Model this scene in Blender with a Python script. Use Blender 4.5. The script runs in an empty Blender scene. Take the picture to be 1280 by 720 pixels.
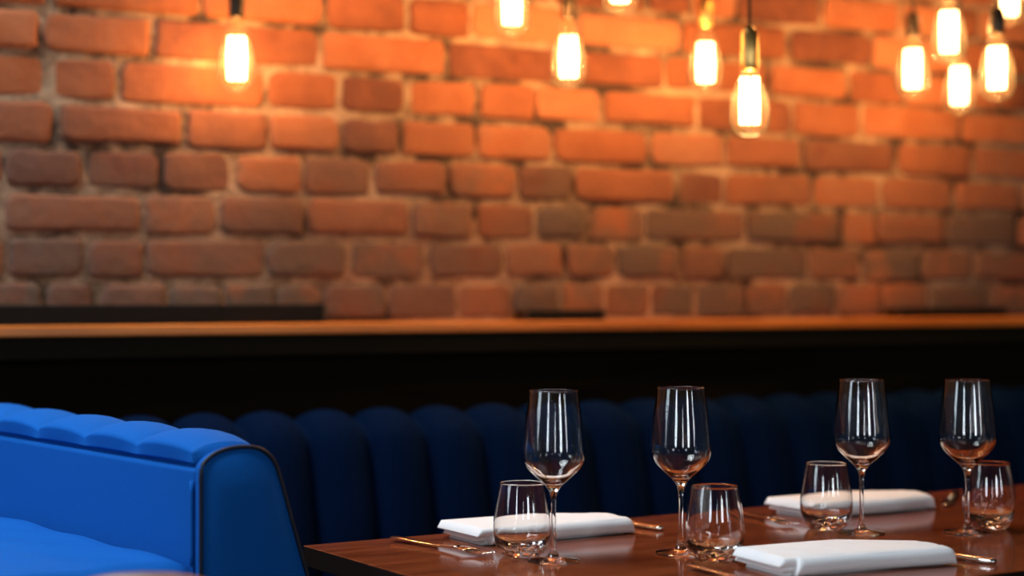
import bpy, bmesh, math, random
from mathutils import Vector, Matrix
C = bpy.context.scene.collection
PI = math.pi
F = 2200.0          # focal length in pixels of the 1280x720 frame
CZ = 1.10           # camera height
HZ = 362.0          # horizon row
A = math.radians(27)   # direction of the brick wall
T = math.radians(32)   # direction of the dining table

# ------------------------------------------------------------------ camera, world, lights
cam_d = bpy.data.cameras.new('camera'); cam = bpy.data.objects.new('camera', cam_d); C.objects.link(cam)
cam.location = (0, 0, CZ); cam.rotation_euler = (PI/2, 0, 0)
cam_d.lens = F/1280*36; cam_d.sensor_width = 36; cam_d.shift_y = 2/1280
cam_d.clip_start = 0.02
cam_d.dof.use_dof = True; cam_d.dof.focus_distance = 2.38; cam_d.dof.aperture_fstop = 1.8
bpy.context.scene.camera = cam
vs = bpy.context.scene.view_settings
vs.view_transform = 'Standard'; vs.look = 'None'; vs.gamma = 1; vs.use_curve_mapping = False; vs.exposure = 0.0
w = bpy.data.worlds.new('world'); bpy.context.scene.world = w; w.use_nodes = True
w.node_tree.nodes['Background'].inputs[0].default_value = (0.45, 0.6, 0.9, 1)
w.node_tree.nodes['Background'].inputs[1].default_value = 0.25

DAY_SIDE = 6.5      # radiance of the daylight through the left windows
DAY_BACK = 20.0       # and through the windows behind the camera
ADDED_SKY = 27.0       # and through the unseen skylight, added for light from above
BULB = 5.0          # W, each filament bulb
LEFT_WIN = [(-1.2, .5), (2.35, .5)]     # (v centre, half width)
BACK_WIN = [(-1.2, .2), (1.05, .42), (3.4, .25)]
UL, UR, VB, VF, ZC = -2.6, 5.6, -3.4, 3.7*math.cos(A), 3.3
WZ0, WZ1 = 0.95, 2.9
def win_z(hz, c): return (1.2, 2.3) if hz or c < 0 else (WZ0, WZ1)     # sill and head of a window

def room(u, v, z=0):
    return Vector((u*math.cos(A)-v*math.sin(A), u*math.sin(A)+v*math.cos(A), z))
def area_light(name, u, v, z, du, dv, sx, sy, power, col):
    l = bpy.data.lights.new(name, 'AREA'); l.shape = 'RECTANGLE'; l.size = sx; l.size_y = sy
    l.energy = power; l.color = col
    o = bpy.data.objects.new(name, l); C.objects.link(o); o.location = room(u, v, z)
    d = (room(u+du, v+dv, z)-room(u, v, z)).normalized()
    o.rotation_euler = d.to_track_quat('-Z', 'Z').to_euler()
    return o
for v, hw in LEFT_WIN:
    za, zb = win_z(False, v)
    area_light('window_daylight', UL-.16, v, (za+zb)/2, 1, 0, 2*hw, zb-za, (DAY_BACK if v < 0 else DAY_SIDE)*PI*2*hw*(zb-za), (.78, .88, 1))
for u, hw in BACK_WIN:
    za, zb = win_z(True, u)
    area_light('window_daylight', u, VB-.16, (za+zb)/2, 0, 1, 2*hw, zb-za, DAY_BACK*PI*2*hw*(zb-za), (.85, .92, 1))

ADDED_SKL = (-1.2, .3, 1.8, 3.0)      # opening of the added skylight u0,u1,v0,v1
sl = area_light('added_skylight_lamp', (ADDED_SKL[0]+ADDED_SKL[1])/2, (ADDED_SKL[2]+ADDED_SKL[3])/2, ZC+.25, 0, 0, ADDED_SKL[1]-ADDED_SKL[0], ADDED_SKL[3]-ADDED_SKL[2], ADDED_SKY*PI*(ADDED_SKL[1]-ADDED_SKL[0])*(ADDED_SKL[3]-ADDED_SKL[2]), (.86, .93, 1))
sl.rotation_euler = (0, 0, A)

# ------------------------------------------------------------------ materials
def mat(name, col, rough=.5, metal=0, **kw):
    m = bpy.data.materials.new(name); m.use_nodes = True
    b = m.node_tree.nodes['Principled BSDF']
    b.inputs['Base Color'].default_value = (*col, 1); b.inputs['Roughness'].default_value = rough
    b.inputs['Metallic'].default_value = metal
    for k, v in kw.items(): b.inputs[k.replace('_', ' ')].default_value = v
    return m
def N(m, t, **kw):
    n = m.node_tree.nodes.new(t)
    for k, v in kw.items():
        if hasattr(n, k) and not k.startswith('i_'): setattr(n, k, v)
        else: n.inputs[k[2:].replace('_', ' ')].default_value = v
    return n
def L(m, a, b): m.node_tree.links.new(a, b)
def bump(m, scale=200, strength=.3, dist=.001, stretch=(1, 1, 1), detail=4):
    tc = N(m, 'ShaderNodeTexCoord'); mp = N(m, 'ShaderNodeMapping'); mp.inputs['Scale'].default_value = stretch
    n = N(m, 'ShaderNodeTexNoise', i_Scale=scale, i_Detail=detail)
    bp = N(m, 'ShaderNodeBump', i_Strength=strength, i_Distance=dist)
    L(m, tc.outputs['Object'], mp.inputs[0]); L(m, mp.outputs[0], n.inputs['Vector'])
    L(m, n.outputs['Fac'], bp.inputs['Height'])
    L(m, bp.outputs[0], m.node_tree.nodes['Principled BSDF'].inputs['Normal'])
    return n
def vary(m, c1, c2, scale=5, stretch=(1, 1, 1), detail=5, lo=.35, hi=.65):
    tc = N(m, 'ShaderNodeTexCoord'); mp = N(m, 'ShaderNodeMapping'); mp.inputs['Scale'].default_value = stretch
    n = N(m, 'ShaderNodeTexNoise', i_Scale=scale, i_Detail=detail)
    r = N(m, 'ShaderNodeValToRGB'); r.color_ramp.elements[0].position = lo; r.color_ramp.elements[1].position = hi
    r.color_ramp.elements[0].color = (*c1, 1); r.color_ramp.elements[1].color = (*c2, 1)
    L(m, tc.outputs['Object'], mp.inputs[0]); L(m, mp.outputs[0], n.inputs['Vector'])
    L(m, n.outputs['Fac'], r.inputs[0]); L(m, r.outputs[0], m.node_tree.nodes['Principled BSDF'].inputs['Base Color'])

M = {}
def velvet(name, col, sheen, tint):
    m = mat(name, col, .85, Sheen_Weight=sheen, Sheen_Roughness=.35, Specular_IOR_Level=.15)
    m.node_tree.nodes['Principled BSDF'].inputs['Sheen Tint'].default_value = (*tint, 1)
    bump(m, 60, .25, .002, (1, 1, 1), 6)
    return m
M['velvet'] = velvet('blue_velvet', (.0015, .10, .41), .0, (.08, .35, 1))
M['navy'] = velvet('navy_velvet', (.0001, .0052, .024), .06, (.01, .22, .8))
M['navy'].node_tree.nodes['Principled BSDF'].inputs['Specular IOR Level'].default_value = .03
M['piping'] = mat('navy_piping', (.002, .006, .02), .6)
M['table'] = mat('red_brown_table_wood', (.2, .055, .02), .11, Specular_IOR_Level=.5)
vary(M['table'], (.14, .028, .009), (.26, .06, .02), 6, (1, 9, 1), 6)
bump(M['table'], 30, .08, .001, (1, 8, 1))
M['table_edge'] = mat('table_edge_wood', (.012, .005, .003), .5, Specular_IOR_Level=.2)
M['dark_wood'] = mat('dark_wood_panel', (.012, .007, .003), .7, Specular_IOR_Level=.05)
vary(M['dark_wood'], (.006, .0035, .0013), (.012, .007, .002), 3, (1, 1, 8))
M['fascia'] = mat('fascia_wood', (.012, .0085, .003), .6, Specular_IOR_Level=.08)
M['ledge'] = mat('ledge_wood', (.5, .24, .09), .4)
vary(M['ledge'], (.44, .12, .015), (.64, .19, .028), 4, (.6, 6, 6))
M['black'] = mat('matt_black', (.004, .0035, .003), .7, Specular_IOR_Level=.15)
M['steel'] = mat('polished_steel', (.78, .74, .7), .12, 1)
M['brass'] = mat('aged_brass', (.72, .42, .12), .28, 1)
M['bronze'] = mat('dark_bronze', (.07, .045, .025), .35, .8)
M['cord'] = mat('black_cord', (.01, .008, .006), .7)
M['linen'] = mat('white_linen', (.92, .91, .90), .85, Sheen_Weight=.15)
bump(M['linen'], 500, .25, .0006)
M['plaster'] = mat('plaster', (.09, .08, .07), .9)
M['ceiling'] = mat('ceiling_paint', (.06, .05, .045), .9)
M['floor'] = mat('floor_boards', (.06, .03, .016), .45)
vary(M['floor'], (.035, .018, .01), (.07, .038, .02), 3, (1, 9, 1))
M['chair_wood'] = mat('chair_wood', (.42, .2, .07), .35)
vary(M['chair_wood'], (.16, .075, .025), (.27, .13, .045), 9, (1, 1, 5))
M['frame'] = mat('window_frame_paint', (.05, .05, .05), .5)

def glass(name, col, ior=1.48):
    m = mat(name, col, 0.0, Transmission_Weight=1.0, IOR=ior); return m
M['glass'] = glass('clear_glass', (1, .995, .985), 1.52)
def thin_glass(name, tint, ior=1.45, haze=0):
    m = bpy.data.materials.new(name); m.use_nodes = True; nt = m.node_tree
    nt.nodes.remove(nt.nodes['Principled BSDF'])
    f = N(m, 'ShaderNodeFresnel', i_IOR=ior); t = N(m, 'ShaderNodeBsdfTransparent'); g = N(m, 'ShaderNodeBsdfGlossy')
    t.inputs[0].default_value = (*tint, 1); g.inputs['Roughness'].default_value = .02
    x = N(m, 'ShaderNodeMixShader'); L(m, f.outputs[0], x.inputs[0]); L(m, t.outputs[0], x.inputs[1]); L(m, g.outputs[0], x.inputs[2])
    out = x
    if haze:
        tr = N(m, 'ShaderNodeBsdfTranslucent'); tr.inputs[0].default_value = (1, .85, .6, 1)
        out = N(m, 'ShaderNodeMixShader', i_Fac=haze); L(m, x.outputs[0], out.inputs[1]); L(m, tr.outputs[0], out.inputs[2])
    L(m, out.outputs[0], nt.nodes['Material Output'].inputs[0]); return m
M['bulb_glass'] = thin_glass('bulb_glass', (1, .95, .86), 1.12, .02)
M['pane'] = thin_glass('window_pane', (.97, .99, 1))
fm = mat('glowing_filament', (1, .7, .4), .5)
fb = fm.node_tree.nodes['Principled BSDF']; fb.inputs['Emission Color'].default_value = (1, .62, .28, 1); fb.inputs['Emission Strength'].default_value = 18
M['filament'] = fm

# brick and mortar
def brick_mat():
    m = mat('old_red_brick', (.4, .12, .04), .85); b = m.node_tree.nodes['Principled BSDF']
    at = N(m, 'ShaderNodeAttribute'); at.attribute_name = 'tone'
    sp = N(m, 'ShaderNodeSeparateColor'); L(m, at.outputs['Color'], sp.inputs[0])
    r = N(m, 'ShaderNodeValToRGB'); cr = r.color_ramp
    cr.elements[0].position = 0; cr.elements[0].color = (.15, .034, .011, 1)
    cr.elements[1].position = 1; cr.elements[1].color = (.55, .19, .075, 1)
    e = cr.elements.new(.5); e.color = (.37, .10, .027, 1)
    tc = N(m, 'ShaderNodeTexCoord'); n = N(m, 'ShaderNodeTexNoise', i_Scale=14, i_Detail=6, i_Roughness=.6)
    L(m, tc.outputs['Object'], n.inputs['Vector'])
    ad = N(m, 'ShaderNodeMath', operation='MULTIPLY_ADD'); ad.inputs[1].default_value = .9
    L(m, n.outputs['Fac'], ad.inputs[0]); 
    sb = N(m, 'ShaderNodeMath', operation='SUBTRACT'); sb.inputs[1].default_value = .45
    L(m, sp.outputs[0], sb.inputs[0]); L(m, sb.outputs[0], ad.inputs[2]); L(m, ad.outputs[0], r.inputs[0])
    # dark dusty film, with the bulbs' falloff down the wall painted in
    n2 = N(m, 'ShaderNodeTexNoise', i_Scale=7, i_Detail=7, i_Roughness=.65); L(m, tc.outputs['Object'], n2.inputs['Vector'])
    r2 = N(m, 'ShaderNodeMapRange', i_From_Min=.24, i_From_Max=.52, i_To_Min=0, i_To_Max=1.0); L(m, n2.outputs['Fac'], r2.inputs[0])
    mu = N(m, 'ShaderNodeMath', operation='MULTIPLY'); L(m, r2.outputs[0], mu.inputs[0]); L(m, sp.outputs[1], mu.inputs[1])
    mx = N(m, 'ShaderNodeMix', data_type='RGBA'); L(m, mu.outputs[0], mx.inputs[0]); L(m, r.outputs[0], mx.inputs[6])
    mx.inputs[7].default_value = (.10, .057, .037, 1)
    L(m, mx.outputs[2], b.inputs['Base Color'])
    bp = N(m, 'ShaderNodeBump', i_Strength=.6, i_Distance=.006); n3 = N(m, 'ShaderNodeTexNoise', i_Scale=45, i_Detail=7)
    L(m, tc.outputs['Object'], n3.inputs['Vector']); L(m, n3.outputs['Fac'], bp.inputs['Height']); L(m, bp.outputs[0], b.inputs['Normal'])
    return m
def mortar_mat():
    m = mat('lime_mortar', (.4, .26, .16), .95); b = m.node_tree.nodes['Principled BSDF']
    tc = N(m, 'ShaderNodeTexCoord'); n = N(m, 'ShaderNodeTexNoise', i_Scale=9, i_Detail=6, i_Roughness=.7); L(m, tc.outputs['Object'], n.inputs['Vector'])
    r = N(m, 'ShaderNodeValToRGB'); cr = r.color_ramp
    cr.elements[0].position = .41; cr.elements[0].color = (.055, .03, .018, 1)
    cr.elements[1].position = .62; cr.elements[1].color = (.52, .33, .19, 1)
    e = cr.elements.new(.5); e.color = (.30, .175, .095, 1)
    L(m, n.outputs['Fac'], r.inputs[0]); L(m, r.outputs[0], b.inputs['Base Color'])
    bp = N(m, 'ShaderNodeBump', i_Strength=.8, i_Distance=.008); n3 = N(m, 'ShaderNodeTexNoise', i_Scale=60, i_Detail=6)
    L(m, tc.outputs['Object'], n3.inputs['Vector']); L(m, n3.outputs['Fac'], bp.inputs['Height']); L(m, bp.outputs[0], b.inputs['Normal'])
    return m
M['brick'] = brick_mat(); M['mortar'] = mortar_mat()

# ------------------------------------------------------------------ mesh helpers
def link(name, bm, m, parent=None, smooth=True, bevel=0, sub=0):
    me = bpy.data.meshes.new(name)
    bmesh.ops.recalc_face_normals(bm, faces=bm.faces)
    bm.to_mesh(me); bm.free()
    for p in me.polygons: p.use_smooth = smooth
    o = bpy.data.objects.new(name, me); C.objects.link(o)
    for mm in (m if isinstance(m, list) else [m]): me.materials.append(mm)
    if parent: o.parent = parent
    if bevel:
        b = o.modifiers.new('bevel', 'BEVEL'); b.width = bevel; b.segments = 3; b.limit_method = 'ANGLE'
        b.harden_normals = False
    if sub:
        s = o.modifiers.new('sub', 'SUBSURF'); s.levels = sub; s.render_levels = sub
    return o
def empty(name, loc, rz, label, cat, group=None):
    o = bpy.data.objects.new(name, None); C.objects.link(o); o.location = loc; o.rotation_euler = (0, 0, rz)
    o.empty_display_size = .05
    return tag(o, label, cat, group)
def tag(o, label, cat, group=None):
    o['label'] = label; o['category'] = cat
    if group: o['group'] = group
    return o
def struct(o): o['kind'] = 'structure'; return o
def box(bm, x0, x1, y0, y1, z0, z1):
    v = [bm.verts.new((x, y, z)) for x in (x0, x1) for y in (y0, y1) for z in (z0, z1)]
    for f in ((0, 1, 3, 2), (4, 6, 7, 5), (0, 4, 5, 1), (2, 3, 7, 6), (0, 2, 6, 4), (1, 5, 7, 3)):
        bm.faces.new([v[i] for i in f])
def lathe(prof, seg=64, bm=None, cx=0, cy=0, cz=0):
    bm = bm or bmesh.new(); rings = []
    for r, z in prof:
        if r < 1e-6: rings.append([bm.verts.new((cx, cy, z+cz))])
        else: rings.append([bm.verts.new((cx+r*math.cos(2*PI*i/seg), cy+r*math.sin(2*PI*i/seg), z+cz)) for i in range(seg)])
    for a, b in zip(rings, rings[1:]):
        for i in range(seg):
            j = (i+1) % seg
            if len(a) == 1 and len(b) == 1: continue
            if len(a) == 1: bm.faces.new((a[0], b[j], b[i]))
            elif len(b) == 1: bm.faces.new((a[i], a[j], b[0]))
            else: bm.faces.new((a[i], a[j], b[j], b[i]))
    return bm
def smooth_prof(pts, n=6):
    """Catmull-Rom resampling of a profile"""
    out = []
    for i in range(len(pts)-1):
        p0 = pts[max(i-1, 0)]; p1 = pts[i]; p2 = pts[i+1]; p3 = pts[min(i+2, len(pts)-1)]
        for k in range(n):
            t = k/n
            out.append(tuple(max(0, .5*((2*b)+(-a+c)*t+(2*a-5*b+4*c-d)*t*t+(-a+3*b-3*c+d)*t**3)) if q == 0 else
                       .5*((2*b)+(-a+c)*t+(2*a-5*b+4*c-d)*t*t+(-a+3*b-3*c+d)*t**3)
                       for q, (a, b, c, d) in enumerate(zip(p0, p1, p2, p3))))
    out.append(pts[-1]); return out
def tube(pts, rad, seg=12, bm=None, closed=False, flat=1.0, up=Vector((0, 0, 1))):
    """sweep; rad = number or list of (half width, half height)"""
    bm = bm or bmesh.new(); rings = []; n = len(pts); pts = [Vector(p) for p in pts]
    for i, p in enumerate(pts):
        if closed: d = pts[(i+1) % n]-pts[i-1]
        else: d = pts[min(i+1, n-1)]-pts[max(i-1, 0)]
        d.normalize(); u_ = up if abs(d.dot(up)) < .95 else Vector((1, 0, 0)) if abs(d.x) < .9 else Vector((0, 1, 0))
        s = d.cross(u_).normalized(); t = s.cross(d).normalized()
        r = rad[i] if isinstance(rad, (list, tuple)) else (rad, rad*flat)
        if not isinstance(r, (list, tuple)): r = (r, r*flat)
        rings.append([bm.verts.new(p+s*r[0]*math.cos(2*PI*k/seg)+t*r[1]*math.sin(2*PI*k/seg)) for k in range(seg)])
    m = n if closed else n-1
    for i in range(m):
        a, b = rings[i], rings[(i+1) % n]
        for k in range(seg): bm.faces.new((a[k], a[(k+1) % seg], b[(k+1) % seg], b[k]))
    if not closed:
        bm.faces.new(list(reversed(rings[0]))); bm.faces.new(rings[-1])
    return bm
def dup(root, loc, rz=None, label=None, group=None):
    r = root.copy(); C.objects.link(r); r.location = loc
    if rz is not None: r.rotation_euler = (0, 0, rz)
    if label: r['label'] = label
    if group: r['group'] = group
    for ch in list(root.children):
        c = ch.copy(); C.objects.link(c); c.parent = r
        for g in ch.children:
            d = g.copy(); C.objects.link(d); d.parent = c
    return r
def at(px, py, d): return Vector(((px-640)/F*d, d, CZ-(py-HZ)/F*d))
def ground(px, py, z=.75):         # point of a horizontal surface seen at a pixel
    d = (CZ-z)*F/(py-HZ); return Vector(((px-640)/F*d, d, z))

# ------------------------------------------------------------------ the room
def px_to_u(px, V=VF):
    k = (px-640)/F; y = V/(math.cos(A)-k*math.sin(A)); return y*(k*math.cos(A)+math.sin(A))
def slab(name, m, *b, **k):
    bm = bmesh.new(); box(bm, *b); o = link(name, bm, m, smooth=False, **k); o.rotation_euler.z = A; return struct(o)
slab('floor', M['floor'], UL-.3, UR+.3, VB-.3, VF+.3, -.1, 0)
bm = bmesh.new()
box(bm, UL-.3, ADDED_SKL[0], VB-.3, VF+.3, ZC, ZC+.1); box(bm, ADDED_SKL[1], UR+.3, VB-.3, VF+.3, ZC, ZC+.1)
box(bm, ADDED_SKL[0], ADDED_SKL[1], VB-.3, ADDED_SKL[2], ZC, ZC+.1); box(bm, ADDED_SKL[0], ADDED_SKL[1], ADDED_SKL[3], VF+.3, ZC, ZC+.1)
struct(link('ceiling', bm, M['ceiling'], smooth=False)).rotation_euler.z = A
slab('wall_right', M['plaster'], UR, UR+.2, VB-.3, VF+.3, 0, ZC)
def windowed_wall(name, horizontal, wins):
    """wall with rectangular openings; horizontal: runs along u at v=VB, else along v at u=UL"""
    bm = bmesh.new(); e0, e1 = (UL-.3, UR) if horizontal else (VB, VF+.05)
    def bx(s0, s1, z0, z1):
        if horizontal: box(bm, s0, s1, VB-.14, VB, z0, z1)
        else: box(bm, UL-.14, UL, s0, s1, z0, z1)
    s = e0
    for c, h in wins:
        za, zb = win_z(horizontal, c)
        bx(s, c-h, 0, ZC); bx(c-h, c+h, 0, za); bx(c-h, c+h, zb, ZC); s = c+h
    bx(s, e1, 0, ZC)
    o = link(name, bm, M['plaster'], smooth=False); o.rotation_euler.z = A; struct(o)
windowed_wall('wall_left', False, LEFT_WIN); windowed_wall('wall_front', True, BACK_WIN)
bm = bmesh.new(); u0_, u1_, v0_, v1_ = ADDED_SKL
box(bm, u0_, u0_+.05, v0_, v1_, ZC, ZC+.12); box(bm, u1_-.05, u1_, v0_, v1_, ZC, ZC+.12)
box(bm, u0_+.05, u1_-.05, v0_, v0_+.05, ZC, ZC+.12); box(bm, u0_+.05, u1_-.05, v1_-.05, v1_, ZC, ZC+.12)
o = struct(link('window_1', bm, M['frame'], smooth=False)); o.rotation_euler.z = A  # frame of the added skylight, out of view
bm = bmesh.new(); box(bm, u0_+.05, u1_-.05, v0_+.05, v1_-.05, ZC+.05, ZC+.056); link('window_pane', bm, M['pane'], o, smooth=False)
wn = 1
for hz, wins in ((False, LEFT_WIN), (True, BACK_WIN)):
    for c, h in wins:
        wn += 1
        bm = bmesh.new(); pn = bmesh.new()
        def bx(b, s0, s1, z0, z1, t=.03, off=-.07):
            if hz: box(b, s0, s1, VB+off-t, VB+off+t, z0, z1)
            else: box(b, UL+off-t, UL+off+t, s0, s1, z0, z1)
        za, zb = win_z(hz, c)
        bx(bm, c-h, c-h+.05, za, zb); bx(bm, c+h-.05, c+h, za, zb)
        bx(bm, c-h+.05, c+h-.05, za, za+.05); bx(bm, c-h+.05, c+h-.05, zb-.05, zb)
        bx(bm, c-.02, c+.02, za+.05, zb-.05)
        o = link('window_%d' % wn, bm, M['frame'], smooth=False); o.rotation_euler.z = A; struct(o)
        bx(pn, c-h+.05, c+h-.05, za+.05, zb-.05, .002)
        p = link('window_pane', pn, M['pane'], o, smooth=False)

# brick wall: every course laid brick by brick, in one mesh with its mortar
def brick_wall():
    rnd = random.Random(7); bm = bmesh.new(); lay = bm.loops.layers.float_color.new('tone')
    pitch = .0834; zb = CZ+.0176-2*pitch     # a bed joint
    box(bm, UL-.3, UR+.3, VF, VF+.2, 0, ZC)
    for f in bm.faces: f.material_index = 1
    known = {   # course number: joints read in the picture, in pixels
        1: [-95, -30, 55, 120, 210, 280, 345, 402, 485, 572, 640, 700, 755, 812, 868, 930, 985, 1045, 1100, 1160, 1235, 1290],
        2: [-90, 5, 106, 182, 330, 436, 533, 629, 706, 770, 850, 905, 1010, 1075, 1150, 1215, 1290],
        3: [-80, 0, 178, 272, 380, 512, 592, 668, 735, 806, 930, 1050, 1095, 1180, 1270],
        4: [-85, 5, 106, 202, 292, 378, 465, 558, 646, 717, 845, 904, 1015, 1100, 1190, 1275],
        5: [-100, 70, 228, 335, 425, 500, 595, 690, 810, 905, 1000, 1120, 1215, 1290],
        6: [-70, 60, 145, 332, 424, 508, 596, 668, 750, 870, 990, 1075, 1200, 1290],
        7: [-120, 52, 190, 400, 557, 700, 830, 960, 1060, 1130, 1250],
        8: [-60, 60, 250, 405, 508, 588, 720, 850, 985, 1090, 1200, 1285],
    }
    nrow = int((ZC-zb)/pitch)+2
    for r in range(0, nrow):
        z0 = zb+(r-0)*pitch-0; z1 = z0+pitch
        js = []
        if r in known:
            js = [px_to_u(p) for p in known[r]]
            lo, hi = js[0], js[-1]
        else:
            lo = hi = rnd.uniform(0, .1); js = [lo]
        while js[0] > UL:
            js.insert(0, js[0]-rnd.choice([.118, .118, .235]))
        while js[-1] < UR:
            js.append(js[-1]+rnd.choice([.118, .118, .235]))
        for a, b in zip(js, js[1:]):
            if z1 > ZC: continue
            g = .006; ua, ub, za, zt = a+g*rnd.uniform(.6, 1.5), b-g*rnd.uniform(.6, 1.5), z0+g*rnd.uniform(.7, 1.6), z1-g*rnd.uniform(.7, 1.6)
            if ub-ua < .02: continue
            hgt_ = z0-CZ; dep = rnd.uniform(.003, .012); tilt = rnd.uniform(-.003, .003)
            tone = rnd.uniform(.12, .9)*(1 if hgt_ > .25 else .75)  # lower courses darker: weaker bulb light put into the tone
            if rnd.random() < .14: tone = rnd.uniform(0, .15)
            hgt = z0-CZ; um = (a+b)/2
            dust_falloff = max(.15, min(1.0, 1.15-hgt*2.6)) if hgt < .45 else .15  # grows towards the bottom: dusty film plus painted dimming away from the bulbs
            dust_falloff *= rnd.uniform(.6, 1.2)
            cx, cz, hx, hz_ = (ua+ub)/2, (za+zt)/2, (ub-ua)/2, (zt-za)/2
            rc = min(.016, hz_*.5)
            outl = []
            for qx, qz, a0 in ((1, 1, 0), (-1, 1, PI/2), (-1, -1, PI), (1, -1, 3*PI/2)):
                rr = rc*rnd.uniform(.5, 1.3)
                for k in range(4):
                    th = a0+PI/2*k/3
                    outl.append((qx*(hx-rr)+rr*math.cos(th), qz*(hz_-rr)+rr*math.sin(th)))
                nx = (-qx, qz) if a0 in (0, PI) else (qx, -qz)   # a jittered mid point towards the next corner
                if a0 in (0, PI): outl.append((0, qz*hz_+rnd.uniform(-.0025, .0025)))
                else: outl.append((qx*hx+rnd.uniform(-.002, .002), 0))
            outl = [(x+rnd.uniform(-.0022, .0022), z+rnd.uniform(-.002, .002)) for x, z in outl]
            rings = []
            for ins, d in ((0, -.002), (0, dep*.45), (.0035, dep*.85), (.010, dep)):
                sx, sz = max(.1, (hx-ins)/hx), max(.1, (hz_-ins)/hz_)
                rings.append([bm.verts.new((cx+x*sx, VF-d-tilt*x/hx*(1 if d > 0 else 0), cz+z*sz)) for x, z in outl])
            fs = []
            for R1, R2 in zip(rings, rings[1:]):
                for k in range(len(outl)):
                    j = (k+1) % len(outl); fs.append(bm.faces.new((R1[k], R2[k], R2[j], R1[j])))
            fs.append(bm.faces.new(rings[-1][::-1]))
            for f in fs:
                for lp in f.loops: lp[lay] = (tone, dust_falloff, 0, 1)
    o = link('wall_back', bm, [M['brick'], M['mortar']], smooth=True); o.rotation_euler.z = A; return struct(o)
brick_wall()

# dark panelling below the ledge
VP_ = 3.62*math.cos(A); VL = 3.5*math.cos(A)
slab('trim_1', M['dark_wood'], UL, UR, VP_, VF-.0, 0, .985)
slab('trim_2', M['fascia'], UL, UR, VL+.02, VF-.002, .975, 1.0163, bevel=.004)
slab('trim_3', M['ledge'], UL, UR, VL, VF-.0005, 1.0168, 1.0355, bevel=.003)

# long low black bars lying on the ledge against the bricks
def ledge_bar(p0, p1, label, h=.03, dp=.05):
    u0, u1 = px_to_u(p0, VF-.06), px_to_u(p1, VF-.06)
    o = empty('ledge_bar', room((u0+u1)/2, VF-.055, 1.0356), A, label, 'bar', 'black bars lying on the ledge')
    bm = bmesh.new(); l = (u1-u0)/2; box(bm, -l, l, -dp/2, dp/2, 0, h)
    link('bar_body', bm, M['black'], o, smooth=False, bevel=.003)
    for s in (-1, 1):
        b2 = bmesh.new(); box(b2, s*l-.003+(.0031*s), s*l+.003+(.0031*s), -dp/2-.001, dp/2+.001, 0, h+.001)
        link('end_cap', b2, M['bronze'], o, smooth=False, bevel=.0015)
ledge_bar(-120, 400, 'long low black bar lying on the ledge above the bright blue bench', .036)
ledge_bar(655, 748, 'short low black bar on the ledge behind the leftmost wine glass', .022)
ledge_bar(1120, 1250, 'short low black bar on the ledge behind the rightmost wine glass', .022)

# ------------------------------------------------------------------ back banquette, channel tufted
def flute(t): return math.sqrt(max(0, 1-(2*(t % 1)-1)**2))
def banquette():
    V0 = 3.4*math.cos(A)     # crest line
    u0, u1 = px_to_u(-260, V0), 4.4
    u0 += .054
    o = empty('banquette', room(u0, V0, 0), A, 'dark navy channel-tufted velvet banquette along the brick wall', 'banquette')
    Lg = u1-u0; wch = .116; n = int(Lg/wch); Lg = n*wch
    # backrest: profile (v offset from crest, z), v negative = towards the room
    prof = [(.11, .44), (.11, .785), (.10, .836), (.065, .851), (.02, .851), (-.02, .835), (-.038, .80), (-.050, .76), (-.072, .68), (-.095, .58), (-.112, .47)]
    pr = smooth_prof([(v+1, z) for v, z in prof], 3); pr = [(v-1, z) for v, z in pr]
    bm = bmesh.new(); K = 12; cols = []
    phase = 0
    for i in range(n*K+1):
        f = flute(i/K) if i % K else 0
        col = []
        for q, (v, z) in enumerate(pr):
            a = pr[max(q-1, 0)]; b = pr[min(q+1, len(pr)-1)]
            nv, nz = -(b[1]-a[1]), (b[0]-a[0]); l = math.hypot(nv, nz) or 1; nv, nz = -nv/l*-1, nz/l*-1
            # outward normal: up on the crest, towards the room on the front
            nv, nz = ((b[1]-a[1])/l, -(b[0]-a[0])/l)
            wgt = 0 if v > .085 else 1
            dd = (f*.038-.014)*wgt
            col.append(bm.verts.new((i/K*wch, v+nv*dd, z+nz*dd)))
        cols.append(col)
    for a, b in zip(cols, cols[1:]):
        for q in range(len(pr)-1): bm.faces.new((a[q], b[q], b[q+1], a[q+1]))
        bm.faces.new((a[-1], b[-1], b[0], a[0]))
    bm.faces.new(cols[0]); bm.faces.new(cols[-1][::-1])
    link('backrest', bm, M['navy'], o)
    # seat and plinth to the right of the bright blue bench
    s0 = px_to_u(330, V0)-u0
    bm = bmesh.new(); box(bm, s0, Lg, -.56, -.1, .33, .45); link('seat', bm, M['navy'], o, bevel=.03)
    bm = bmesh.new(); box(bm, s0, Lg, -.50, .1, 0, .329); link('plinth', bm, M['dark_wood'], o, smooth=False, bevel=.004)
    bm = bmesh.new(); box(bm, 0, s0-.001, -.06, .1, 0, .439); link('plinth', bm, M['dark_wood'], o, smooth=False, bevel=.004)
banquette()

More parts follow.
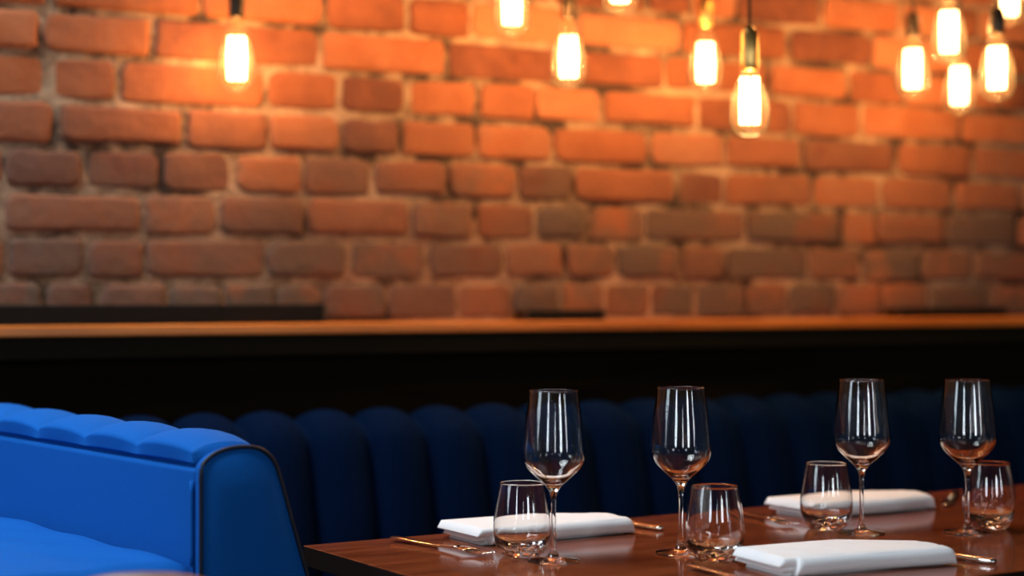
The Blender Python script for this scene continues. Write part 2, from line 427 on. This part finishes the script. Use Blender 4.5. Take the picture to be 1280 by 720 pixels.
# ------------------------------------------------------------------ bright blue bench at left
def bench():
    ang = math.radians(38.3)
    o = empty('bench', (-.381, 2.15, 0), ang, 'bright blue velvet booth bench with rolled segmented top at left', 'bench')
    Lg = .745
    # cross-section (w,z): front vertical, rolled top, sloping back
    outer = [(0, .06), (0, .60), (0, .80), (0, .872), (.004, .888), (.022, .900), (.05, .905), (.08, .902), (.100, .888), (.111, .865), (.128, .81), (.152, .735), (.185, .64), (.22, .50), (.235, .30), (.24, .06)]
    # core with smooth front and back
    def loft(prof, y0, y1, ny, fn=None):
        bm = bmesh.new(); cols = []
        for i in range(ny+1):
            y = y0+(y1-y0)*i/ny
            cols.append([bm.verts.new((x+(fn(x, y, z)[0] if fn else 0), y, z+(fn(x, y, z)[1] if fn else 0))) for x, z in prof])
        for a, b in zip(cols, cols[1:]):
            for q in range(len(prof)): bm.faces.new((a[q], a[(q+1) % len(prof)], b[(q+1) % len(prof)], b[q]))
        bm.faces.new(cols[0]); bm.faces.new(cols[-1][::-1]); return bm
    core = [(.0, .06), (.0, .878), (.012, .888), (.085, .885), (.104, .862), (.122, .81), (.146, .735), (.18, .64), (.214, .50), (.229, .30), (.234, .06)]
    link('backrest', loft(core, .012, Lg, 6), M['velvet'], o, smooth=False, bevel=.004)
    # segmented roll over the top
    seg = .158
    roll = smooth_prof([(-.002, .886), (-.006, .891), (-.001, .898), (.018, .905), (.046, .908), (.078, .904), (.100, .889), (.112, .866), (.121, .84)], 3) + [(.09, .84), (.05, .87)]
    y_first = .018
    def fn(x, y, z):
        t = ((y-y_first)/seg)
        f = flute(t) if abs(t-round(t)) > 1e-6 else 0
        if t < .5: f = max(f, .45) if t > 1e-6 else .45
        if z < .873 and x > .03 and x < .105: return (0, 0)
        cx, cz = .048, .86
        dx, dz = x-cx, z-cz; l = math.hypot(dx, dz)
        k = min(1, max(0, (z-.884)/.012)) if x < .05 else min(1, max(0, (z-.85)/.05))
        return (dx/l*((.016*f-.007) if x > .02 else (.008*f-.005))*k, dz/l*(.020*f-.006)*k)
    nseg = 5; Lg_ = Lg
    link('top_roll', loft(roll, y_first, Lg-.001, 95, fn), M['velvet'], o)
    # end panel, a padded slab with the profile's outline
    op = smooth_prof(outer, 3)
    back = [p for p in op if p[0] > .05]; front = [p for p in op if p[0] <= .05]
    ztop = max(z for x, z in op)
    def xat(lst, z):
        lst = sorted(lst, key=lambda p: p[1])
        for (xa, za), (xb, zb_) in zip(lst, lst[1:]):
            if za <= z <= zb_: return xa+(xb-xa)*((z-za)/(zb_-za) if zb_ > za else 0)
        return lst[0][0] if z < lst[0][1] else lst[-1][0]
    zsr = [.06+.80*i/30 for i in range(30)]+[.86+(ztop-.0004-.86)*math.sin(PI/2*i/14) for i in range(15)]
    bm = bmesh.new(); rows = []; ns = 24
    for z in zsr:
        xf, xb = xat(front, z), xat(back, z); row = []
        top = min(1, math.sqrt(max(0, ztop-z)/.05))
        for k in range(ns+1):
            s_ = .5-.5*math.cos(PI*k/ns)
            bul = (math.sin(PI*s_)**.55 if 0 < k < ns else 0)*.024*top*(.75+.25*(1-s_))
            row.append(bm.verts.new((xf+(xb-xf)*s_, .001-bul, z)))
        rows.append(row)
    for r1, r2 in zip(rows, rows[1:]):
        for k in range(ns): bm.faces.new((r1[k], r1[k+1], r2[k+1], r2[k]))
    rim = [r[0] for r in rows]+rows[-1][1:]+[r[-1] for r in rows[-2::-1]]+rows[0][-2:0:-1]
    bk = [bm.verts.new((v.co.x, .012, v.co.z)) for v in rim]
    for k in range(len(rim)):
        j = (k+1) % len(rim); bm.faces.new((rim[k], rim[j], bk[j], bk[k]))
    bm.faces.new(bk)
    link('end_panel', bm, M['velvet'], o)
    # piping round the edge of the end panel
    link('piping', tube([(x-.001, -.004, z) for x, z in op], .0027, 8), M['piping'], o)
    pf = [(-.0035, y_, .868) for y_ in (0.014, .25, .5, Lg-.01)]
    link('piping', tube([(-.002, .017, .76+.105*i/8) for i in range(9)], .003, 8), M['velvet'], o)
    # seat cushion
    bm = bmesh.new(); nx_, ny_ = 26, 40; X0, X1, Y0, Y1, Z0, Z1 = -.52, -.004, .004, Lg-.005, .60, .769
    rnd = random.Random(3)
    grid = []
    for i in range(nx_+1):
        row = []
        for j in range(ny_+1):
            s, t = i/nx_, j/ny_
            x = X0+(X1-X0)*s; y = Y0+(Y1-Y0)*t
            ex = min(s, 1-s)*(X1-X0); ey = min(t, 1-t)*(Y1-Y0)
            dz = 0
            for ee, r in ((ex, .012 if s > .5 else .03), (ey, .02)):
                if ee < r: dz -= r-math.sqrt(max(0, r*r-(r-ee)**2))
            z = Z1+dz+.0012*math.sin(x*23+1)*math.sin(y*17)+.0015*math.sin(x*60+y*33)
            row.append(bm.verts.new((x, y, z)))
        grid.append(row)
    bot = [[bm.verts.new((v.co.x, v.co.y, Z0)) if (i in (0, nx_) or j in (0, ny_)) else None for j, v in enumerate(row)] for i, row in enumerate(grid)]
    for i in range(nx_):
        for j in range(ny_): bm.faces.new((grid[i][j], grid[i+1][j], grid[i+1][j+1], grid[i][j+1]))
    for i in range(nx_):
        for j in (0, ny_): bm.faces.new((grid[i][j], grid[i+1][j], bot[i+1][j], bot[i][j]))
    for j in range(ny_):
        for i in (0, nx_): bm.faces.new((grid[i][j], grid[i][j+1], bot[i][j+1], bot[i][j]))
    bm.faces.new([bot[i][0] for i in range(nx_+1)]+[bot[nx_][j] for j in range(1, ny_+1)]+[bot[i][ny_] for i in range(nx_-1, -1, -1)]+[bot[0][j] for j in range(ny_-1, 0, -1)])
    link('seat_cushion', bm, M['velvet'], o)
    bm = bmesh.new(); box(bm, -.50, -.002, .01, Lg-.01, .06, .599); link('seat_base', bm, M['velvet'], o, smooth=False, bevel=.01)
    bm = bmesh.new(); box(bm, -.48, .225, .02, Lg-.02, 0, .0595); link('plinth', bm, M['black'], o, smooth=False)
bench()

# ------------------------------------------------------------------ bentwood chair, only its crest shows
def chair():
    o = empty('chair', (-.365, 1.745, 0), math.radians(4), 'bentwood chair with arched wooden back in front of the blue bench', 'chair')
    H = .8195; a = .195; zb = .47
    n = 40; arch = []
    for i in range(n+1):
        th = PI*i/n; c, s = math.cos(th), math.sin(th)
        arch.append((a*abs(c)**.8*(1 if c >= 0 else -1), 0, zb+(H-.013-zb)*abs(s)**.8))
    legs_l = [(-a+.0, -.015, .30), (-a-.01, .0, .15), (-a-.015, .03, .0065)]
    back = [(x, 0, z) for x, _, z in arch]
    link('backrest', tube([(a, -.002, zb-.03)]+back+[(-a, -.002, zb-.03)], .013, 12), M['chair_wood'], o)
    hoop = [(.6*x, -.004, zb-.02+(z-zb)*.72) for x, _, z in arch]
    link('back_hoop', tube(hoop, .009, 10), M['chair_wood'], o)
    bm = lathe([(0, .44), (.19, .44), (.205, .447), (.208, .458), (.2, .468), (.17, .466), (0, .463)], 48, cy=-.205)
    link('seat', bm, M['chair_wood'], o)
    for s in (-1, 1):
        link('leg', tube([(s*a, -.002, .4395), (s*(a+.002), .0, .3), (s*(a+.01), .02, .0)], [.013, .0125, .011], 12), M['chair_wood'], o)
        link('leg', tube([(s*.14, -.35, .4395), (s*.15, -.36, .25), (s*.165, -.375, 0)], [.016, .014, .011], 12), M['chair_wood'], o)
    ring = [(.155*math.cos(2*PI*k/32), -.185+.16*math.sin(2*PI*k/32), .22) for k in range(32)]
    link('stretcher_ring', tube(ring, .008, 8, closed=True), M['chair_wood'], o)
chair()

# ------------------------------------------------------------------ dining table
TC = Vector((-.286, 2.408, 0))           # far left corner
ex_ = Vector((math.cos(T), math.sin(T), 0)); ey_ = Vector((-math.sin(T), math.cos(T), 0))
def table():
    Lx, Ly = 1.75, .672
    o = empty('dining_table', TC-ey_*Ly, T, 'polished red-brown wooden dining table set with glasses and napkins', 'table')
    bm = bmesh.new(); box(bm, 0, Lx, 0, Ly, .722, .75)
    tt = link('tabletop', bm, [M['table'], M['table_edge']], o, smooth=False, bevel=.0015)
    for p in tt.data.polygons: p.material_index = 0 if p.normal.z > .5 else 1
    bm = bmesh.new(); box(bm, .06, Lx-.06, .06, Ly-.06, .66, .7215)
    link('apron', bm, M['table_edge'], o, smooth=False, bevel=.002)
    for x in (.35, Lx-.35):
        bm = bmesh.new(); box(bm, x-.04, x+.04, Ly/2-.04, Ly/2+.04, .04, .6595); link('leg', bm, M['black'], o, smooth=False, bevel=.004)
        bm = bmesh.new(); box(bm, x-.035, x+.035, .08, Ly-.08, 0, .0395); link('foot', bm, M['black'], o, smooth=False, bevel=.004)
table()
ZT = .7502

# ------------------------------------------------------------------ glasses
def split_lathe(name_prof, parent):
    for nm, prof in name_prof:
        bm = lathe(prof, 72)
        me = bpy.data.meshes.new(nm); bm.to_mesh(me); bm.free()
        for p in me.polygons: p.use_smooth = True
        c = bpy.data.objects.new(nm, me); C.objects.link(c); me.materials.append(M['glass']); c.parent = parent
WL = {0: 'stemmed wine glass, leftmost, behind the left tumbler and beside the left napkin',
      1: 'stemmed wine glass second from left, standing left of the front napkin',
      2: 'stemmed wine glass third from left, in front of the back right napkin',
      3: 'stemmed wine glass, rightmost, with a tumbler close at its right'}
def wine_glass(loc):
    o = empty('wine_glass', loc, 0, WL[0], 'wine glass', 'stemmed wine glasses on the table')
    foot = [(0, 0), (.0325, 0), (.0338, .0008), (.0335, .0018)] + smooth_prof([(.0335, .0018), (.022, .0032), (.010, .006), (.0052, .012)], 5)[1:]
    stem = smooth_prof([(.0052, .012), (.0037, .02), (.0031, .04), (.0031, .065), (.0036, .080), (.0056, .090)], 5)
    outer = smooth_prof([(.0056, .090), (.0115, .0985), (.0225, .108), (.0335, .1185), (.0395, .1285), (.0408, .138), (.0398, .152), (.0368, .180), (.0335, .204), (.0312, .2195)], 6)
    inner = smooth_prof([(.0300, .2195), (.0323, .204), (.0356, .180), (.0386, .152), (.0396, .138), (.0380, .129), (.0318, .1200), (.0205, .1100), (.009, .1035), (0, .1015)], 6)
    rim = [(.0312, .2195), (.0309, .2202), (.0303, .2202), (.0300, .2195)]
    split_lathe([('foot', foot), ('stem', stem), ('bowl', outer+rim[1:3]+inner)], o)
    return o
g1 = wine_glass(ground(692, 701.5, ZT))
dup(g1, ground(851, 691.5, ZT), 1.0, WL[1])
dup(g1, ground(1077, 666.5, ZT), 2.0, WL[2])
dup(g1, ground(1209, 666, ZT), 3.0, WL[3])

def tumbler(loc):
    o_prof = [(0, .0), (.022, 0), (.0245, .0012)] + smooth_prof([(.0245, .0012), (.031, .008), (.0362, .020), (.0382, .034), (.0375, .050), (.0345, .072), (.0300, .0955)], 6)[1:]
    i_prof = [(.0297, .0965), (.0289, .0965)] + smooth_prof([(.0286, .0955), (.0331, .072), (.0361, .050), (.0367, .034), (.0340, .023), (.025, .0155), (.012, .0125), (0, .0118)], 6)
    bm = lathe(o_prof+i_prof, 96)
    for v in bm.verts:           # softly faceted, dimpled base
        r = math.hypot(v.co.x, v.co.y); th = math.atan2(v.co.y, v.co.x)
        if v.co.z < .04 and r > .004:
            k = max(0, 1-v.co.z/.04)
            inner_ = 1 if (v.co.z > .011 and r < .0355*min(1, .6+v.co.z*18)) else 0
            v.co.x *= 1+.035*k*math.cos(9*th); v.co.y *= 1+.035*k*math.cos(9*th)
            if v.co.z > .005 and r < .03: v.co.z += .0012*math.cos(7*th)*min(1, r/.015)
    me = bpy.data.meshes.new('tumbler'); bm.to_mesh(me); bm.free()
    for p in me.polygons: p.use_smooth = True
    o = bpy.data.objects.new('tumbler', me); C.objects.link(o); me.materials.append(M['glass']); o.location = loc
    return o
TL = ['stemless glass tumbler at far left in front of the left napkin',
      'stemless glass tumbler between the second wine glass and the front napkin',
      'stemless glass tumbler behind the front napkin, left of the third wine glass',
      'stemless glass tumbler at far right beside the rightmost wine glass']
t1 = tumbler(ground(652.5, 694.5, ZT)); tag(t1, TL[0], 'tumbler', 'stemless tumblers on the table')
for lab, (px, py) in zip(TL[1:], ((893.5, 700), (1033, 661), (1236.5, 660))):
    t = t1.copy(); C.objects.link(t); t.location = ground(px, py, ZT); t['label'] = lab

# ------------------------------------------------------------------ napkins
def napkin(loc, ang, label, seed, Lx=.258, W=.122, H=.024):
    """folded linen: thick rounded fold in front, loose layered left end, back right corner folded away"""
    rnd = random.Random(seed); bm = bmesh.new()
    def layer(z0, z1, x0, x1, yf, yb0, cut, bulge, ph):
        n = 44; cols = []
        for i in range(n+1):
            s = i/n; x = x0+(x1-x0)*s
            yb = yb0-(cut*max(0, (s-.62)/.38))
            e = min(1, s*(x1-x0)/.006, (1-s)*(x1-x0)/.010); e = math.sqrt(max(.02, 1-(1-e)**2))
            h0, h1 = z0, z0+(z1-z0)*e
            yfw = yf+.0022*math.sin(7*s+ph)+(.004*(1-e))
            ybw = yb+.003*math.sin(5*s+ph*2)-(.004*(1-e))
            hm = h1-h0; r = hm/2; col = []
            for k in range(9):                      # rounded front fold
                th = -PI/2+PI*k/8
                col.append((yfw+r-r*math.cos(th)*1.0, h0+r+r*math.sin(th)))
            m = 9
            for k in range(1, m):
                t = k/m; y = yfw+r+(ybw-yfw-2*r)*t
                sag = bulge*math.sin(PI*t)*e*(.6+.4*math.sin(6*s+ph))
                col.append((y, h1+sag+.0007*math.sin(30*s+9*t+ph)*e))
            for k in range(7):
                th = PI/2-PI*k/6
                col.append((ybw-r+r*math.cos(th)*.6, h0+r+r*math.sin(th)))
            cols.append([bm.verts.new((x, y, max(z, z0))) for y, z in col])
        for a, b in zip(cols, cols[1:]):
            for q in range(len(a)): bm.faces.new((a[q], a[(q+1) % len(a)], b[(q+1) % len(a)], b[q]))
        bm.faces.new(cols[0]); bm.faces.new(cols[-1][::-1])
    layer(0, .0065, .012, Lx-.010, .012, W-.012, .03, 0, seed)
    layer(.0068, .0130, .004, Lx-.012, .010, W-.004, .035, 0, seed+1)
    layer(.0015, H, .020, Lx, 0, .030, 0, .0, seed+2)          # the thick front fold
    layer(.0132, H, .0, Lx-.004, .006, W, .055, .003, seed+3)
    o = link('napkin', bm, M['linen']); o.location = loc; o.rotation_euler.z = ang
    tag(o, label, 'napkin', 'folded white napkins on the table')
    return o
napkin(Vector((-.043, 2.384, ZT)), math.radians(31), 'folded white linen napkin at left, behind the leftmost wine glass', 1)
napkin(Vector((.459, 2.664, ZT)), math.radians(32), 'folded white linen napkin at back right, behind the third wine glass', 5)
napkin(Vector((.327, 2.122, ZT)), math.radians(24.5), 'folded white linen napkin nearest the camera, cut by the bottom frame', 9, Lx=.262)

# ------------------------------------------------------------------ cutlery
def fork(p0, p1, label):
    p0 = Vector(p0); p1 = Vector(p1); d = p1-p0; ang = math.atan2(d.y, d.x)
    o = empty('fork', (p0.x, p0.y, ZT), ang, label, 'fork', 'forks on the table')
    hp = [(0, .0052, .0055), (.004, .0078, .006), (.02, .0078, .006), (.06, .0052, .0045), (.10, .0036, .0042), (.13, .0036, .0062), (.142, .006, .0078)]
    link('handle', tube([(x, 0, z) for x, w_, z in hp], [(w_, .0016) for x, w_, z in hp], 12), M['steel'], o)
    bm = tube([(.1415, 0, .0078), (.150, 0, .0074), (.160, 0, .0062), (.168, 0, .0052)], [(.006, .0013), (.0108, .0013), (.012, .0012), (.0118, .0012)], 12)
    for k in range(4):
        y = (-1.5+k)*.0064
        tube([(.166, y, .0053), (.180, y, .0038), (.195, y*.97, .0042), (.206, y*.93, .0065)], [(.0018, .001), (.0016, .001), (.0014, .0009), (.0007, .0006)], 8, bm)
    link('tines', bm, M['steel'], o); return o
def knife(p0, p1, label):
    p0 = Vector(p0); p1 = Vector(p1); d = p1-p0; ang = math.atan2(d.y, d.x)
    o = empty('knife', (p0.x, p0.y, ZT), ang, label, 'knife', 'knives on the table')
    hp = [(0, .0045, .004), (.004, .0068, .004), (.03, .0066, .004), (.07, .0052, .004), (.085, .0045, .004)]
    link('handle', tube([(x, 0, z) for x, w_, z in hp], [(w_, .0036) for x, w_, z in hp], 12), M['steel'], o)
    bp = [(.0845, .0045), (.09, .0075), (.12, .009), (.155, .0088), (.172, .006), (.18, .001)]
    link('blade', tube([(x, 0, .004) for x, w_ in bp], [(w_, .0011) for x, w_ in bp], 12), M['steel'], o); return o
fork(ground(491, 670, .757), ground(612, 690, .757), 'steel fork with handle pointing left, at the left end of the left napkin')
fork(ground(908, 634, .757), ground(1000, 656, .757), 'steel fork at the left end of the back right napkin')
fork((.222, 2.205), (.318, 2.02), 'steel fork at the left end of the nearest napkin, mostly cut by the frame')
knife((.2165, 2.548), (.10, 2.70), 'steel knife poking out at the right end of the left napkin')
knife((.757, 2.995), (.695, 2.83), 'steel knife poking out at the right end of the back right napkin')
knife((.614, 2.237), (.50, 2.372), 'steel knife poking out at the right end of the nearest napkin')

# ------------------------------------------------------------------ filament bulbs
def bulb(px, py, h, label, zs=.066, brass=False, sock=.055, size=.088):
    """py = centre row of the glowing cage, h its height in pixels"""
    d = size*F/h; p = at(px, py, d)
    o = empty('pendant_bulb', p, 0, label, 'pendant lamp', 'bare filament bulbs hanging in front of the brick wall')
    cage = bmesh.new()
    for k in range(8):
        a0 = 2*PI*k/8; a1 = a0+PI/8
        tube([(.0145*math.cos(a0), .0145*math.sin(a0), -.040), (.0160*math.cos((a0+a1)/2), .0160*math.sin((a0+a1)/2), 0), (.0140*math.cos(a1), .0140*math.sin(a1), .040)], .0026, 6, cage)
    link('filament', cage, M['filament'], o)
    env = smooth_prof([(.0, -.063), (.018, -.060), (.030, -.048), (.034, -.028), (.032, .0), (.026, .026), (.018, .045), (.0135, .058), (.0132, .064)], 5)
    env = [(r, z if z < 0 else z*(zs+.004)/.064) for r, z in env]
    link('bulb_glass', lathe(env, 40), M['bulb_glass'], o)
    link('socket', lathe([(0, zs), (.0138, zs), (.0150, zs+.004), (.0150, zs+sock*.8), (.0125, zs+sock*.9), (.006, zs+sock), (0, zs+sock)], 32), M['brass'] if brass else M['bronze'], o)
    link('filament_stem', lathe([(0, -.036), (.0016, -.036), (.003, .03), (.006, zs-.0005), (0, zs-.0005)], 12), M['bulb_glass'], o)
    link('cord', tube([(0, 0, zs+sock-.002), (0, 0, (zs+sock+ZC-p.z)/2), (0, 0, ZC-p.z-.02)], .003, 8), M['cord'], o)
    link('ceiling_cup', lathe([(0, ZC-p.z-.03), (.04, ZC-p.z-.028), (.045, ZC-p.z-.001), (0, ZC-p.z-.001)], 24), M['black'], o)
    l = bpy.data.lights.new('bulb_light', 'POINT'); l.energy = BULB; l.color = (1, .53, .19); l.shadow_soft_size = .015
    lo = bpy.data.objects.new('bulb_light', l); C.objects.link(lo); lo.parent = o
for a in ((296, 73, 60, 'glowing bare bulb hanging alone at far left', .075, False, .055, .09),
          (640, 4, 60, 'glowing bare bulb half cut by the top frame, left of centre', .07, False, .055, .092),
          (711, 71, 59, 'glowing bare bulb on dark socket above the leftmost wine glass', .076, False, .055, .094),
          (775, -24, 58, 'glowing bare bulb above the top frame, only its lower tip showing', .066),
          (882, 78, 56, 'glowing bare bulb with brass socket behind and left of the lowest bulb', .075, True, .06, .094),
          (937, 126, 72, 'lowest glowing bare bulb on long brass socket', .052, True, .078, .1),
          (1141, 86, 57, 'glowing bare bulb, leftmost of the cluster at upper right', .068, False, .055, .098),
          (1186, 40, 56, 'glowing bare bulb highest inside the cluster at upper right', .062, False, .055, .09),
          (1199, 107, 46, 'small glowing bare bulb lowest in the cluster at upper right', .06, False, .055, .082),
          (1246, 85, 50, 'glowing bare bulb at the right of the upper right cluster', .064, False, .055, .078),
          (55, -75, 58, 'added unseen bulb above the frame over the left end of the ledge', .066),  # this and the next two are unseen, added to light the wall top
          (425, -62, 58, 'added unseen bulb above the frame between the two leftmost bulbs', .066),
          (1035, -70, 58, 'added unseen bulb above the frame over the third wine glass', .066, False, .055, .094),
          (1262, -4, 50, 'glowing bare bulb cut by the top frame in the right corner', .066, False, .055, .09)):
    bulb(*a)
